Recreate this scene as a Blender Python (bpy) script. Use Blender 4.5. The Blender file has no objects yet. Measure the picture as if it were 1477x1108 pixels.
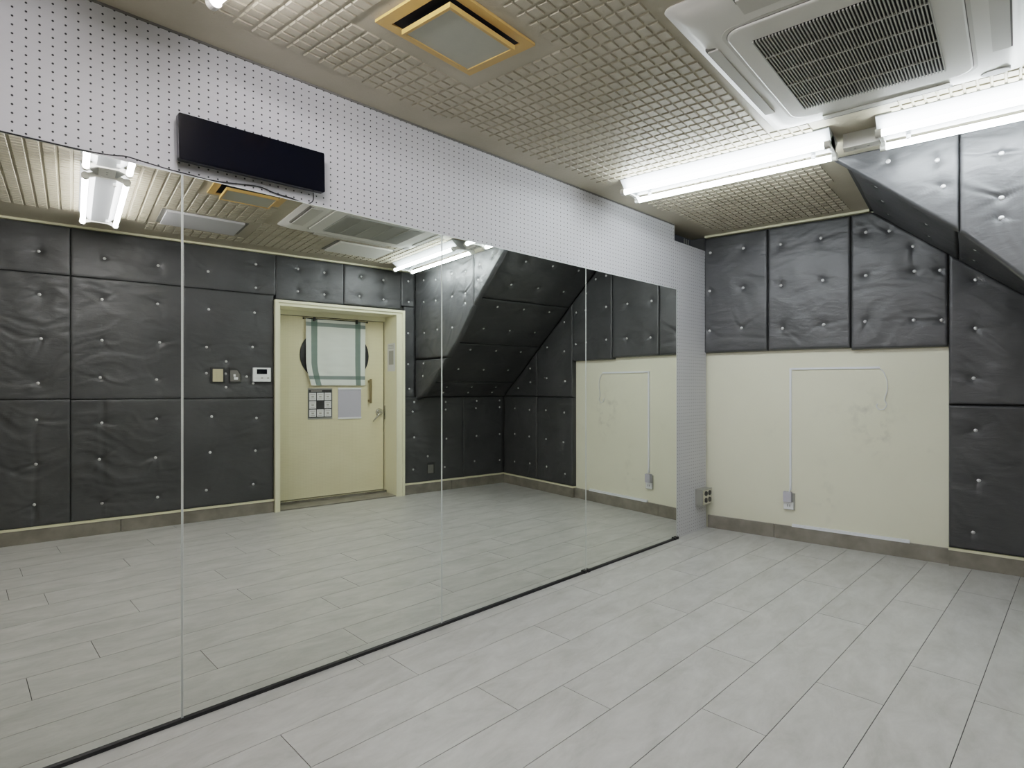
import bpy, bmesh, math, random
from mathutils import Vector, noise
random.seed(4)
SC = bpy.context.scene
COL = SC.collection
# ------------------------------------------------------------------ room frame
# X runs along the door wall towards the far wall, Y towards the mirror wall, Z up. The mirror wall is skewed.
PHI = math.radians(6.9446)
CP, SP = math.cos(PHI), math.sin(PHI)
D = 2.3714          # distance of the mirror face from the world origin
FX = 5.04           # far wall
DY = -1.1886        # face of the padding on the door wall
H = 2.563
XB = -1.3           # back wall
SLOPE = .83
def soffit_z(y): return 2.535 + SLOPE * (y - .547)
def mw(u, v, z):    # mirror wall frame: u along the mirror, v distance into the room
    d = D - v
    return Vector((u * CP + d * SP, -u * SP + d * CP, z))
UDIR = Vector((CP, -SP, 0)); VDIR = Vector((-SP, -CP, 0)); ZD = Vector((0, 0, 1))

# ------------------------------------------------------------------ materials
def new_mat(name):
    m = bpy.data.materials.new(name); m.use_nodes = True
    nt = m.node_tree
    return m, nt, nt.nodes['Principled BSDF']
def N(nt, typ, **kw):
    n = nt.nodes.new(typ)
    for k, v in kw.items(): setattr(n, k, v)
    return n
def simple(name, col, rough=.5, metal=0, spec=.5, noise_amt=.0, nscale=30, bump=0, bscale=200):
    m, nt, b = new_mat(name)
    b.inputs['Roughness'].default_value = rough
    b.inputs['Metallic'].default_value = metal
    b.inputs['Specular IOR Level'].default_value = spec
    tc = N(nt, 'ShaderNodeTexCoord')
    no = N(nt, 'ShaderNodeTexNoise'); no.inputs['Scale'].default_value = nscale; no.inputs['Detail'].default_value = 4
    nt.links.new(tc.outputs['Object'], no.inputs['Vector'])
    r = N(nt, 'ShaderNodeMix', data_type='RGBA')
    a = max(noise_amt, .01)
    r.inputs[6].default_value = (*[c * (1 - a) for c in col], 1)
    r.inputs[7].default_value = (*[min(1, c * (1 + a)) for c in col], 1)
    nt.links.new(no.outputs['Fac'], r.inputs[0])
    nt.links.new(r.outputs[2], b.inputs['Base Color'])
    if bump:
        n2 = N(nt, 'ShaderNodeTexNoise'); n2.inputs['Scale'].default_value = bscale; n2.inputs['Detail'].default_value = 3
        nt.links.new(tc.outputs['Object'], n2.inputs['Vector'])
        bp = N(nt, 'ShaderNodeBump'); bp.inputs['Strength'].default_value = bump; bp.inputs['Distance'].default_value = .002
        nt.links.new(n2.outputs['Fac'], bp.inputs['Height']); nt.links.new(bp.outputs['Normal'], b.inputs['Normal'])
    return m
def emis(name, col, s):
    m, nt, b = new_mat(name)
    b.inputs['Base Color'].default_value = (*col, 1)
    b.inputs['Emission Color'].default_value = (*col, 1)
    b.inputs['Emission Strength'].default_value = s
    return m

def vinyl_mat():
    m, nt, b = new_mat('charcoal_vinyl')
    tc = N(nt, 'ShaderNodeTexCoord')
    n1 = N(nt, 'ShaderNodeTexNoise'); n1.inputs['Scale'].default_value = 2.2; n1.inputs['Detail'].default_value = 6
    nt.links.new(tc.outputs['Object'], n1.inputs['Vector'])
    cr = N(nt, 'ShaderNodeValToRGB')
    cr.color_ramp.elements[0].position = .3; cr.color_ramp.elements[0].color = (.053, .054, .056, 1)
    cr.color_ramp.elements[1].position = .75; cr.color_ramp.elements[1].color = (.078, .079, .082, 1)
    nt.links.new(n1.outputs['Fac'], cr.inputs[0]); nt.links.new(cr.outputs[0], b.inputs['Base Color'])
    b.inputs['Roughness'].default_value = .42
    b.inputs['Specular IOR Level'].default_value = .45
    mp = N(nt, 'ShaderNodeMapping'); mp.inputs['Scale'].default_value = (6, 6, 17)
    nt.links.new(tc.outputs['Object'], mp.inputs[0])
    n2 = N(nt, 'ShaderNodeTexNoise'); n2.inputs['Scale'].default_value = 1.4; n2.inputs['Detail'].default_value = 3; n2.inputs['Distortion'].default_value = 1.2
    nt.links.new(mp.outputs[0], n2.inputs['Vector'])
    bp = N(nt, 'ShaderNodeBump'); bp.inputs['Strength'].default_value = .16; bp.inputs['Distance'].default_value = .012
    n3 = N(nt, 'ShaderNodeTexNoise'); n3.inputs['Scale'].default_value = 700
    nt.links.new(tc.outputs['Object'], n3.inputs['Vector'])
    b2 = N(nt, 'ShaderNodeBump'); b2.inputs['Strength'].default_value = .15; b2.inputs['Distance'].default_value = .0008
    nt.links.new(n2.outputs['Fac'], bp.inputs['Height']); nt.links.new(n3.outputs['Fac'], b2.inputs['Height'])
    nt.links.new(bp.outputs['Normal'], b2.inputs['Normal']); nt.links.new(b2.outputs['Normal'], b.inputs['Normal'])
    return m

def math_(nt, op, a, b=None, c=None):
    n = N(nt, 'ShaderNodeMath', operation=op)
    for i, v in enumerate((a, b, c)):
        if v is None: continue
        if isinstance(v, (int, float)): n.inputs[i].default_value = v
        else: nt.links.new(v, n.inputs[i])
    return n.outputs[0]

def peg_mat():
    m, nt, b = new_mat('white_pegboard')
    b.inputs['Roughness'].default_value = .55
    g = N(nt, 'ShaderNodeNewGeometry')
    s = N(nt, 'ShaderNodeSeparateXYZ'); nt.links.new(g.outputs['Position'], s.inputs[0])
    u = math_(nt, 'SUBTRACT', math_(nt, 'MULTIPLY', s.outputs[0], CP), math_(nt, 'MULTIPLY', s.outputs[1], SP))
    pu, pz = .0335, .0279
    fu = math_(nt, 'SUBTRACT', math_(nt, 'FRACT', math_(nt, 'DIVIDE', math_(nt, 'ADD', u, 10 * pu - .139 + pu / 2), pu)), .5)
    fz = math_(nt, 'SUBTRACT', math_(nt, 'FRACT', math_(nt, 'DIVIDE', math_(nt, 'ADD', s.outputs[2], 10 * pz - 2.4435 + pz / 2 + 3 * pz), pz)), .5)
    du = math_(nt, 'MULTIPLY', fu, pu); dz = math_(nt, 'MULTIPLY', fz, pz)
    r = math_(nt, 'SQRT', math_(nt, 'ADD', math_(nt, 'MULTIPLY', du, du), math_(nt, 'MULTIPLY', dz, dz)))
    mask = N(nt, 'ShaderNodeMapRange'); mask.inputs['From Min'].default_value = .0030; mask.inputs['From Max'].default_value = .0037
    nt.links.new(r, mask.inputs['Value'])
    no = N(nt, 'ShaderNodeTexNoise'); no.inputs['Scale'].default_value = 3; no.inputs['Detail'].default_value = 3
    nt.links.new(g.outputs['Position'], no.inputs['Vector'])
    c = N(nt, 'ShaderNodeMix', data_type='RGBA'); c.inputs[6].default_value = (.50, .50, .525, 1); c.inputs[7].default_value = (.57, .57, .585, 1)
    nt.links.new(no.outputs['Fac'], c.inputs[0])
    mx = N(nt, 'ShaderNodeMix', data_type='RGBA'); mx.inputs[6].default_value = (.015, .015, .018, 1)
    nt.links.new(mask.outputs[0], mx.inputs[0]); nt.links.new(c.outputs[2], mx.inputs[7])
    nt.links.new(mx.outputs[2], b.inputs['Base Color'])
    bp = N(nt, 'ShaderNodeBump'); bp.inputs['Strength'].default_value = .6; bp.inputs['Distance'].default_value = .002
    nt.links.new(mask.outputs[0], bp.inputs['Height']); nt.links.new(bp.outputs['Normal'], b.inputs['Normal'])
    return m

def floor_mat():
    m, nt, b = new_mat('pale_grey_planks')
    tc = N(nt, 'ShaderNodeTexCoord')
    at = N(nt, 'ShaderNodeAttribute', attribute_name='plank')
    add = N(nt, 'ShaderNodeVectorMath', operation='ADD')
    sc = N(nt, 'ShaderNodeVectorMath', operation='SCALE'); sc.inputs['Scale'].default_value = 37
    nt.links.new(at.outputs['Color'], sc.inputs[0])
    mp = N(nt, 'ShaderNodeMapping'); mp.inputs['Rotation'].default_value = (0, 0, PHI); mp.inputs['Scale'].default_value = (1, 2.2, 1)
    nt.links.new(tc.outputs['Object'], mp.inputs[0])
    nt.links.new(mp.outputs[0], add.inputs[0]); nt.links.new(sc.outputs[0], add.inputs[1])
    n1 = N(nt, 'ShaderNodeTexNoise'); n1.inputs['Scale'].default_value = 3.6; n1.inputs['Detail'].default_value = 10; n1.inputs['Roughness'].default_value = .7; n1.inputs['Distortion'].default_value = .4
    nt.links.new(add.outputs[0], n1.inputs['Vector'])
    cr = N(nt, 'ShaderNodeValToRGB')
    e = cr.color_ramp.elements
    e[0].position = .30; e[0].color = (.37, .365, .34, 1)
    e[1].position = .70; e[1].color = (.535, .53, .51, 1)
    mid = e.new(.5); mid.color = (.455, .45, .43, 1)
    nt.links.new(n1.outputs['Fac'], cr.inputs[0])
    hs = N(nt, 'ShaderNodeHueSaturation')
    sx = N(nt, 'ShaderNodeSeparateColor'); nt.links.new(at.outputs['Color'], sx.inputs[0])
    nt.links.new(math_(nt, 'ADD', math_(nt, 'MULTIPLY', sx.outputs[0], .045), .975), hs.inputs['Value'])
    nt.links.new(cr.outputs[0], hs.inputs['Color']); nt.links.new(hs.outputs[0], b.inputs['Base Color'])
    b.inputs['Roughness'].default_value = .36
    b.inputs['Specular IOR Level'].default_value = .4
    n2 = N(nt, 'ShaderNodeTexNoise'); n2.inputs['Scale'].default_value = 60; n2.inputs['Detail'].default_value = 4
    nt.links.new(mp.outputs[0], n2.inputs['Vector'])
    bp = N(nt, 'ShaderNodeBump'); bp.inputs['Strength'].default_value = .12; bp.inputs['Distance'].default_value = .001
    nt.links.new(n2.outputs['Fac'], bp.inputs['Height']); nt.links.new(bp.outputs['Normal'], b.inputs['Normal'])
    return m

def cream_mat():
    m, nt, b = new_mat('cream_wallpaper')
    g = N(nt, 'ShaderNodeNewGeometry')
    base = N(nt, 'ShaderNodeTexNoise'); base.inputs['Scale'].default_value = 1.8; base.inputs['Detail'].default_value = 6
    nt.links.new(g.outputs['Position'], base.inputs['Vector'])
    c = N(nt, 'ShaderNodeMix', data_type='RGBA'); c.inputs[6].default_value = (.68, .665, .53, 1); c.inputs[7].default_value = (.785, .765, .63, 1)
    nt.links.new(base.outputs['Fac'], c.inputs[0])
    # worn grey scuffs around a few spots of the plaster
    tot = None
    for (y, z, ry, rz, k) in ((.56, 1.0, .12, .2, .7), (.50, .86, .06, .12, .8), (.85, .42, .05, .25, .35), (.62, 1.05, .35, .06, .3), (.15, .78, .16, .03, .4), (.88, .33, .09, .04, .5), (1.25, .9, .05, .1, .25)):
        s = N(nt, 'ShaderNodeSeparateXYZ'); nt.links.new(g.outputs['Position'], s.inputs[0])
        dy = math_(nt, 'DIVIDE', math_(nt, 'SUBTRACT', s.outputs[1], y), ry)
        dz = math_(nt, 'DIVIDE', math_(nt, 'SUBTRACT', s.outputs[2], z), rz)
        q = math_(nt, 'ADD', math_(nt, 'MULTIPLY', dy, dy), math_(nt, 'MULTIPLY', dz, dz))
        v = math_(nt, 'MULTIPLY', math_(nt, 'POWER', 2.7183, math_(nt, 'MULTIPLY', q, -1)), k)
        tot = v if tot is None else math_(nt, 'ADD', tot, v)
    n2 = N(nt, 'ShaderNodeTexNoise'); n2.inputs['Scale'].default_value = 14; n2.inputs['Detail'].default_value = 5
    nt.links.new(g.outputs['Position'], n2.inputs['Vector'])
    mr = N(nt, 'ShaderNodeMapRange'); mr.inputs['From Min'].default_value = .48; mr.inputs['From Max'].default_value = .75
    nt.links.new(n2.outputs['Fac'], mr.inputs['Value'])
    f = math_(nt, 'MULTIPLY', math_(nt, 'MINIMUM', tot, 1.0), mr.outputs[0])
    mx = N(nt, 'ShaderNodeMix', data_type='RGBA'); nt.links.new(math_(nt, 'MULTIPLY', f, .6), mx.inputs[0])
    nt.links.new(c.outputs[2], mx.inputs[6]); mx.inputs[7].default_value = (.33, .32, .27, 1)
    nt.links.new(mx.outputs[2], b.inputs['Base Color'])
    b.inputs['Roughness'].default_value = .62
    n3 = N(nt, 'ShaderNodeTexNoise'); n3.inputs['Scale'].default_value = 120; n3.inputs['Detail'].default_value = 4
    nt.links.new(g.outputs['Position'], n3.inputs['Vector'])
    bp = N(nt, 'ShaderNodeBump'); bp.inputs['Strength'].default_value = .25; bp.inputs['Distance'].default_value = .002
    nt.links.new(n3.outputs['Fac'], bp.inputs['Height']); nt.links.new(bp.outputs['Normal'], b.inputs['Normal'])
    return m

def door_mat():       # cream sheet with a fine woven grid
    m, nt, b = new_mat('cream_woven_sheet')
    g = N(nt, 'ShaderNodeNewGeometry'); s = N(nt, 'ShaderNodeSeparateXYZ'); nt.links.new(g.outputs['Position'], s.inputs[0])
    out = []
    for k in (0, 2):
        f = math_(nt, 'FRACT', math_(nt, 'DIVIDE', s.outputs[k], .017))
        out.append(math_(nt, 'LESS_THAN', f, .14))
    mk = math_(nt, 'MAXIMUM', out[0], out[1])
    no = N(nt, 'ShaderNodeTexNoise'); no.inputs['Scale'].default_value = 4; no.inputs['Detail'].default_value = 5
    nt.links.new(g.outputs['Position'], no.inputs['Vector'])
    c = N(nt, 'ShaderNodeMix', data_type='RGBA'); c.inputs[6].default_value = (.66, .60, .40, 1); c.inputs[7].default_value = (.76, .71, .51, 1)
    nt.links.new(no.outputs['Fac'], c.inputs[0])
    mx = N(nt, 'ShaderNodeMix', data_type='RGBA'); nt.links.new(math_(nt, 'MULTIPLY', mk, .22), mx.inputs[0])
    nt.links.new(c.outputs[2], mx.inputs[6]); mx.inputs[7].default_value = (.40, .34, .2, 1)
    nt.links.new(mx.outputs[2], b.inputs['Base Color']); b.inputs['Roughness'].default_value = .55
    return m

def ceiling_mat():
    m, nt, b = new_mat('beige_ceiling_paint')
    g = N(nt, 'ShaderNodeNewGeometry')
    n1 = N(nt, 'ShaderNodeTexNoise'); n1.inputs['Scale'].default_value = 2.5; n1.inputs['Detail'].default_value = 7
    nt.links.new(g.outputs['Position'], n1.inputs['Vector'])
    cr = N(nt, 'ShaderNodeValToRGB'); e = cr.color_ramp.elements
    e[0].position = .3; e[0].color = (.38, .345, .265, 1); e[1].position = .7; e[1].color = (.47, .43, .345, 1)
    nt.links.new(n1.outputs['Fac'], cr.inputs[0])
    n2 = N(nt, 'ShaderNodeTexVoronoi'); n2.inputs['Scale'].default_value = 26
    nt.links.new(g.outputs['Position'], n2.inputs['Vector'])
    sp = math_(nt, 'LESS_THAN', n2.outputs['Distance'], .05)
    mx = N(nt, 'ShaderNodeMix', data_type='RGBA'); nt.links.new(math_(nt, 'MULTIPLY', sp, .5), mx.inputs[0])
    nt.links.new(cr.outputs[0], mx.inputs[6]); mx.inputs[7].default_value = (.2, .18, .14, 1)
    nt.links.new(mx.outputs[2], b.inputs['Base Color']); b.inputs['Roughness'].default_value = .5
    n3 = N(nt, 'ShaderNodeTexNoise'); n3.inputs['Scale'].default_value = 70; n3.inputs['Detail'].default_value = 5
    nt.links.new(g.outputs['Position'], n3.inputs['Vector'])
    bp = N(nt, 'ShaderNodeBump'); bp.inputs['Strength'].default_value = .35; bp.inputs['Distance'].default_value = .004
    nt.links.new(n3.outputs['Fac'], bp.inputs['Height']); nt.links.new(bp.outputs['Normal'], b.inputs['Normal'])
    return m

def cloth_mat():      # pale cloth with green borders, bands laid out on the cloth's own UV
    m, nt, b = new_mat('pale_striped_cloth')
    uv = N(nt, 'ShaderNodeTexCoord'); s = N(nt, 'ShaderNodeSeparateXYZ'); nt.links.new(uv.outputs['UV'], s.inputs[0])
    def band(o, a, c): return math_(nt, 'MULTIPLY', math_(nt, 'GREATER_THAN', o, a), math_(nt, 'LESS_THAN', o, c))
    vert = math_(nt, 'ADD', band(s.outputs[0], .085, .185), band(s.outputs[0], .82, .915))
    hor = math_(nt, 'ADD', band(s.outputs[1], .09, .145), band(s.outputs[1], .885, .945))
    c1 = N(nt, 'ShaderNodeMix', data_type='RGBA'); c1.inputs[6].default_value = (.70, .73, .68, 1); c1.inputs[7].default_value = (.235, .28, .265, 1)
    nt.links.new(hor, c1.inputs[0])
    c2 = N(nt, 'ShaderNodeMix', data_type='RGBA'); nt.links.new(math_(nt, 'MULTIPLY', vert, .85), c2.inputs[0])
    nt.links.new(c1.outputs[2], c2.inputs[6]); c2.inputs[7].default_value = (.10, .155, .13, 1)
    nt.links.new(c2.outputs[2], b.inputs['Base Color']); b.inputs['Roughness'].default_value = .85
    return m

def tile_base_mat():
    m, nt, b = new_mat('grey_stone_skirting')
    g = N(nt, 'ShaderNodeNewGeometry')
    n1 = N(nt, 'ShaderNodeTexNoise'); n1.inputs['Scale'].default_value = 9; n1.inputs['Detail'].default_value = 8
    nt.links.new(g.outputs['Position'], n1.inputs['Vector'])
    cr = N(nt, 'ShaderNodeValToRGB'); e = cr.color_ramp.elements
    e[0].position = .3; e[0].color = (.17, .155, .13, 1); e[1].position = .75; e[1].color = (.27, .25, .215, 1)
    nt.links.new(n1.outputs['Fac'], cr.inputs[0]); nt.links.new(cr.outputs[0], b.inputs['Base Color'])
    b.inputs['Roughness'].default_value = .45
    return m

M = dict(
    vinyl=vinyl_mat(), peg=peg_mat(), floor=floor_mat(), cream=cream_mat(), door=door_mat(), ceil=ceiling_mat(), cloth=cloth_mat(), base=tile_base_mat(),
    stud=simple('dull_silver_stud', (.62, .62, .62), .38, .45),
    trim=simple('pale_yellow_trim', (.72, .69, .50), .45, noise_amt=.04),
    frame=simple('cream_painted_timber', (.80, .77, .58), .4, noise_amt=.03),
    white=simple('white_enamel', (.80, .81, .82), .35),
    enamel=simple('aged_enamel', (.5, .52, .54), .4),
    acwhite=simple('warm_white_plastic', (.70, .69, .65), .38),
    vane=simple('light_grey_plastic', (.55, .54, .50), .4),  # light grey plastic of vanes, lamp sockets and panel step
    groove=simple('dark_groove', (.16, .155, .14), .6),
    dark=simple('black_void', (.012, .012, .014), .7),
    grid=simple('grey_grille_plastic', (.40, .40, .37), .5),
    black=simple('glossy_black_plastic', (.003, .004, .009), .12, spec=.25),
    blackmat=simple('matt_black', (.02, .02, .022), .5),
    wood=simple('varnished_honey_wood', (.56, .36, .13), .35, noise_amt=.18, nscale=9),
    board=simple('grey_beige_board', (.42, .42, .36), .5, noise_amt=.04),
    hatch=simple('pale_grey_board', (.52, .52, .53), .5),
    gray=simple('grey_metal_box', (.36, .36, .33), .4, .4),
    chrome=simple('worn_steel', (.55, .54, .50), .25, .9),
    brass=simple('aged_brass', (.34, .28, .17), .3, .8),
    cable=simple('white_cable', (.75, .77, .80), .4),
    edge=simple('glass_edge', (.66, .70, .67), .3),
    paper=simple('white_paper', (.72, .72, .72), .7),
    lilac=simple('pale_lilac_sheet', (.47, .46, .52), .55),
    ink=simple('dark_ink', (.035, .035, .035), .6),
    faint=simple('faint_print', (.38, .37, .34), .7),
    beige=simple('aged_beige_plastic', (.52, .47, .32), .45),
    darkwall=simple('dark_cavity', (.10, .105, .12), .7),
    backwall=simple('charcoal_back_wall', (.07, .07, .07), .6),
    plainpaint=simple('beige_paint', (.55, .52, .42), .6),
    lamp_warm=emis('lit_tube', (1.0, .965, 1.0), 30),
    lamp_cool=emis('lit_cool_tube', (.90, .965, 1.0), 30),
)
def mirror_mat():
    m, nt, b = new_mat('mirror_silver')
    b.inputs['Base Color'].default_value = (.87, .89, .84, 1)
    b.inputs['Metallic'].default_value = 1; b.inputs['Roughness'].default_value = 0.0
    return m
M['mirror'] = mirror_mat()

# ------------------------------------------------------------------ helpers
def finish(name, bm, mat, parent=None, smooth=False, bevel=0):
    me = bpy.data.meshes.new(name); 
    if bevel:
        bmesh.ops.bevel(bm, geom=[e for e in bm.edges if e.is_manifold and e.calc_face_angle(0) > .6], offset=bevel, segments=2, affect='EDGES', clamp_overlap=True)
    bmesh.ops.recalc_face_normals(bm, faces=bm.faces)
    bm.to_mesh(me); bm.free()
    for mm in (mat if isinstance(mat, (list, tuple)) else [mat]): me.materials.append(mm)
    if smooth:
        for p in me.polygons: p.use_smooth = True
    o = bpy.data.objects.new(name, me); COL.objects.link(o)
    if parent is not None: attach(o, parent)
    return o
def attach(o, parent):
    w = Vector((0, 0, 0)); p = parent
    while p is not None: w += p.location; p = p.parent
    o.parent = parent; o.location = o.location - w       # parents are never rotated
def empty(name, loc):
    o = bpy.data.objects.new(name, None); o.location = loc; o.empty_display_size = .05; COL.objects.link(o); return o
def tag(o, label, cat, group=None):
    o['label'] = label; o['category'] = cat
    if group: o['group'] = group
    return o
def struct(o): o['kind'] = 'structure'; return o
def hexa(bm, pts, mi=0):
    v = [bm.verts.new(p) for p in pts]
    for f in ((0, 1, 2, 3), (7, 6, 5, 4), (0, 4, 5, 1), (1, 5, 6, 2), (2, 6, 7, 3), (3, 7, 4, 0)):
        bm.faces.new([v[i] for i in f]).material_index = mi
def box(bm, x0, x1, y0, y1, z0, z1, mi=0):
    hexa(bm, [(x0, y0, z0), (x1, y0, z0), (x1, y1, z0), (x0, y1, z0), (x0, y0, z1), (x1, y0, z1), (x1, y1, z1), (x0, y1, z1)], mi)
def mbox(bm, u0, u1, v0, v1, z0, z1, mi=0):
    hexa(bm, [mw(u0, v0, z0), mw(u1, v0, z0), mw(u1, v1, z0), mw(u0, v1, z0), mw(u0, v0, z1), mw(u1, v0, z1), mw(u1, v1, z1), mw(u0, v1, z1)], mi)
SH = -.056
def sbox(bm, x0, x1, y0, y1, z0, z1, mi=0, xc=2.5):   # ceiling fittings set slightly out of square
    q = lambda x, y, z: (x, y + SH * (x - xc), z)
    hexa(bm, [q(x0, y0, z0), q(x1, y0, z0), q(x1, y1, z0), q(x0, y1, z0), q(x0, y0, z1), q(x1, y0, z1), q(x1, y1, z1), q(x0, y1, z1)], mi)
def tube(bm, pts, r, n=10, caps=True):
    pts = [Vector(p) for p in pts]; rings = []
    up = Vector((0, 0, 1))
    for i, p in enumerate(pts):
        t = (pts[min(i + 1, len(pts) - 1)] - pts[max(i - 1, 0)]).normalized()
        a = t.cross(up)
        if a.length < .1: a = t.cross(Vector((1, 0, 0)))
        a.normalize(); c = t.cross(a)
        rr = r[i] if isinstance(r, (list, tuple)) else r
        rings.append([bm.verts.new(p + a * math.cos(k * 2 * math.pi / n) * rr + c * math.sin(k * 2 * math.pi / n) * rr) for k in range(n)])
    for a, b in zip(rings, rings[1:]):
        for k in range(n): bm.faces.new((a[k], a[(k + 1) % n], b[(k + 1) % n], b[k]))
    if caps: bm.faces.new(rings[0]); bm.faces.new(rings[-1])
def spline(pts, n=8):
    P = [Vector(p) for p in pts]; P = [P[0]] + P + [P[-1]]; out = []
    for i in range(1, len(P) - 2):
        for k in range(n):
            t = k / n
            out.append(.5 * ((2 * P[i]) + (P[i + 1] - P[i - 1]) * t + (2 * P[i - 1] - 5 * P[i] + 4 * P[i + 1] - P[i + 2]) * t * t + (3 * P[i] - P[i - 1] - 3 * P[i + 1] + P[i + 2]) * t ** 3))
    out.append(P[-2]); return out
def dome(bm, c, nrm, r, hgt, seg=14):
    nrm = Vector(nrm).normalized(); a = nrm.orthogonal().normalized(); b = nrm.cross(a); c = Vector(c)
    prev = [bm.verts.new(c + (a * math.cos(k * 2 * math.pi / seg) + b * math.sin(k * 2 * math.pi / seg)) * r * .94 - nrm * .004) for k in range(seg)]
    for j in range(0, 4):
        f = j / 4 * math.pi / 2
        ring = [bm.verts.new(c + (a * math.cos(k * 2 * math.pi / seg) + b * math.sin(k * 2 * math.pi / seg)) * r * math.cos(f) + nrm * hgt * math.sin(f)) for k in range(seg)]
        for k in range(seg): bm.faces.new((prev[k], prev[(k + 1) % seg], ring[(k + 1) % seg], ring[k]))
        prev = ring
    top = bm.verts.new(c + nrm * hgt)
    for k in range(seg): bm.faces.new((prev[k], prev[(k + 1) % seg], top))
def disc(bm, c, nrm, r, th, seg=48, mi=0):
    nrm = Vector(nrm).normalized(); a = nrm.orthogonal().normalized(); b = nrm.cross(a); c = Vector(c)
    r0 = [bm.verts.new(c + (a * math.cos(k * 2 * math.pi / seg) + b * math.sin(k * 2 * math.pi / seg)) * r) for k in range(seg)]
    r1 = [bm.verts.new(v.co + nrm * th) for v in r0]
    bm.faces.new(r0).material_index = mi; bm.faces.new(r1).material_index = mi
    for k in range(seg): bm.faces.new((r0[k], r0[(k + 1) % seg], r1[(k + 1) % seg], r1[k])).material_index = mi
def rrect(x0, x1, y0, y1, r, n=6):
    o = []
    for cx, cy, a0 in ((x1 - r, y1 - r, 0), (x0 + r, y1 - r, 90), (x0 + r, y0 + r, 180), (x1 - r, y0 + r, 270)):
        for k in range(n + 1):
            a = math.radians(a0 + 90 * k / n); o.append((cx + r * math.cos(a), cy + r * math.sin(a)))
    return o
def loft(bm, rings, cap0=True, cap1=True):
    R = [[bm.verts.new(p) for p in r] for r in rings]
    for a, b in zip(R, R[1:]):
        for k in range(len(a)): bm.faces.new((a[k], a[(k + 1) % len(a)], b[(k + 1) % len(a)], b[k]))
    if cap0: bm.faces.new(R[0])
    if cap1: bm.faces.new(R[-1])

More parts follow.
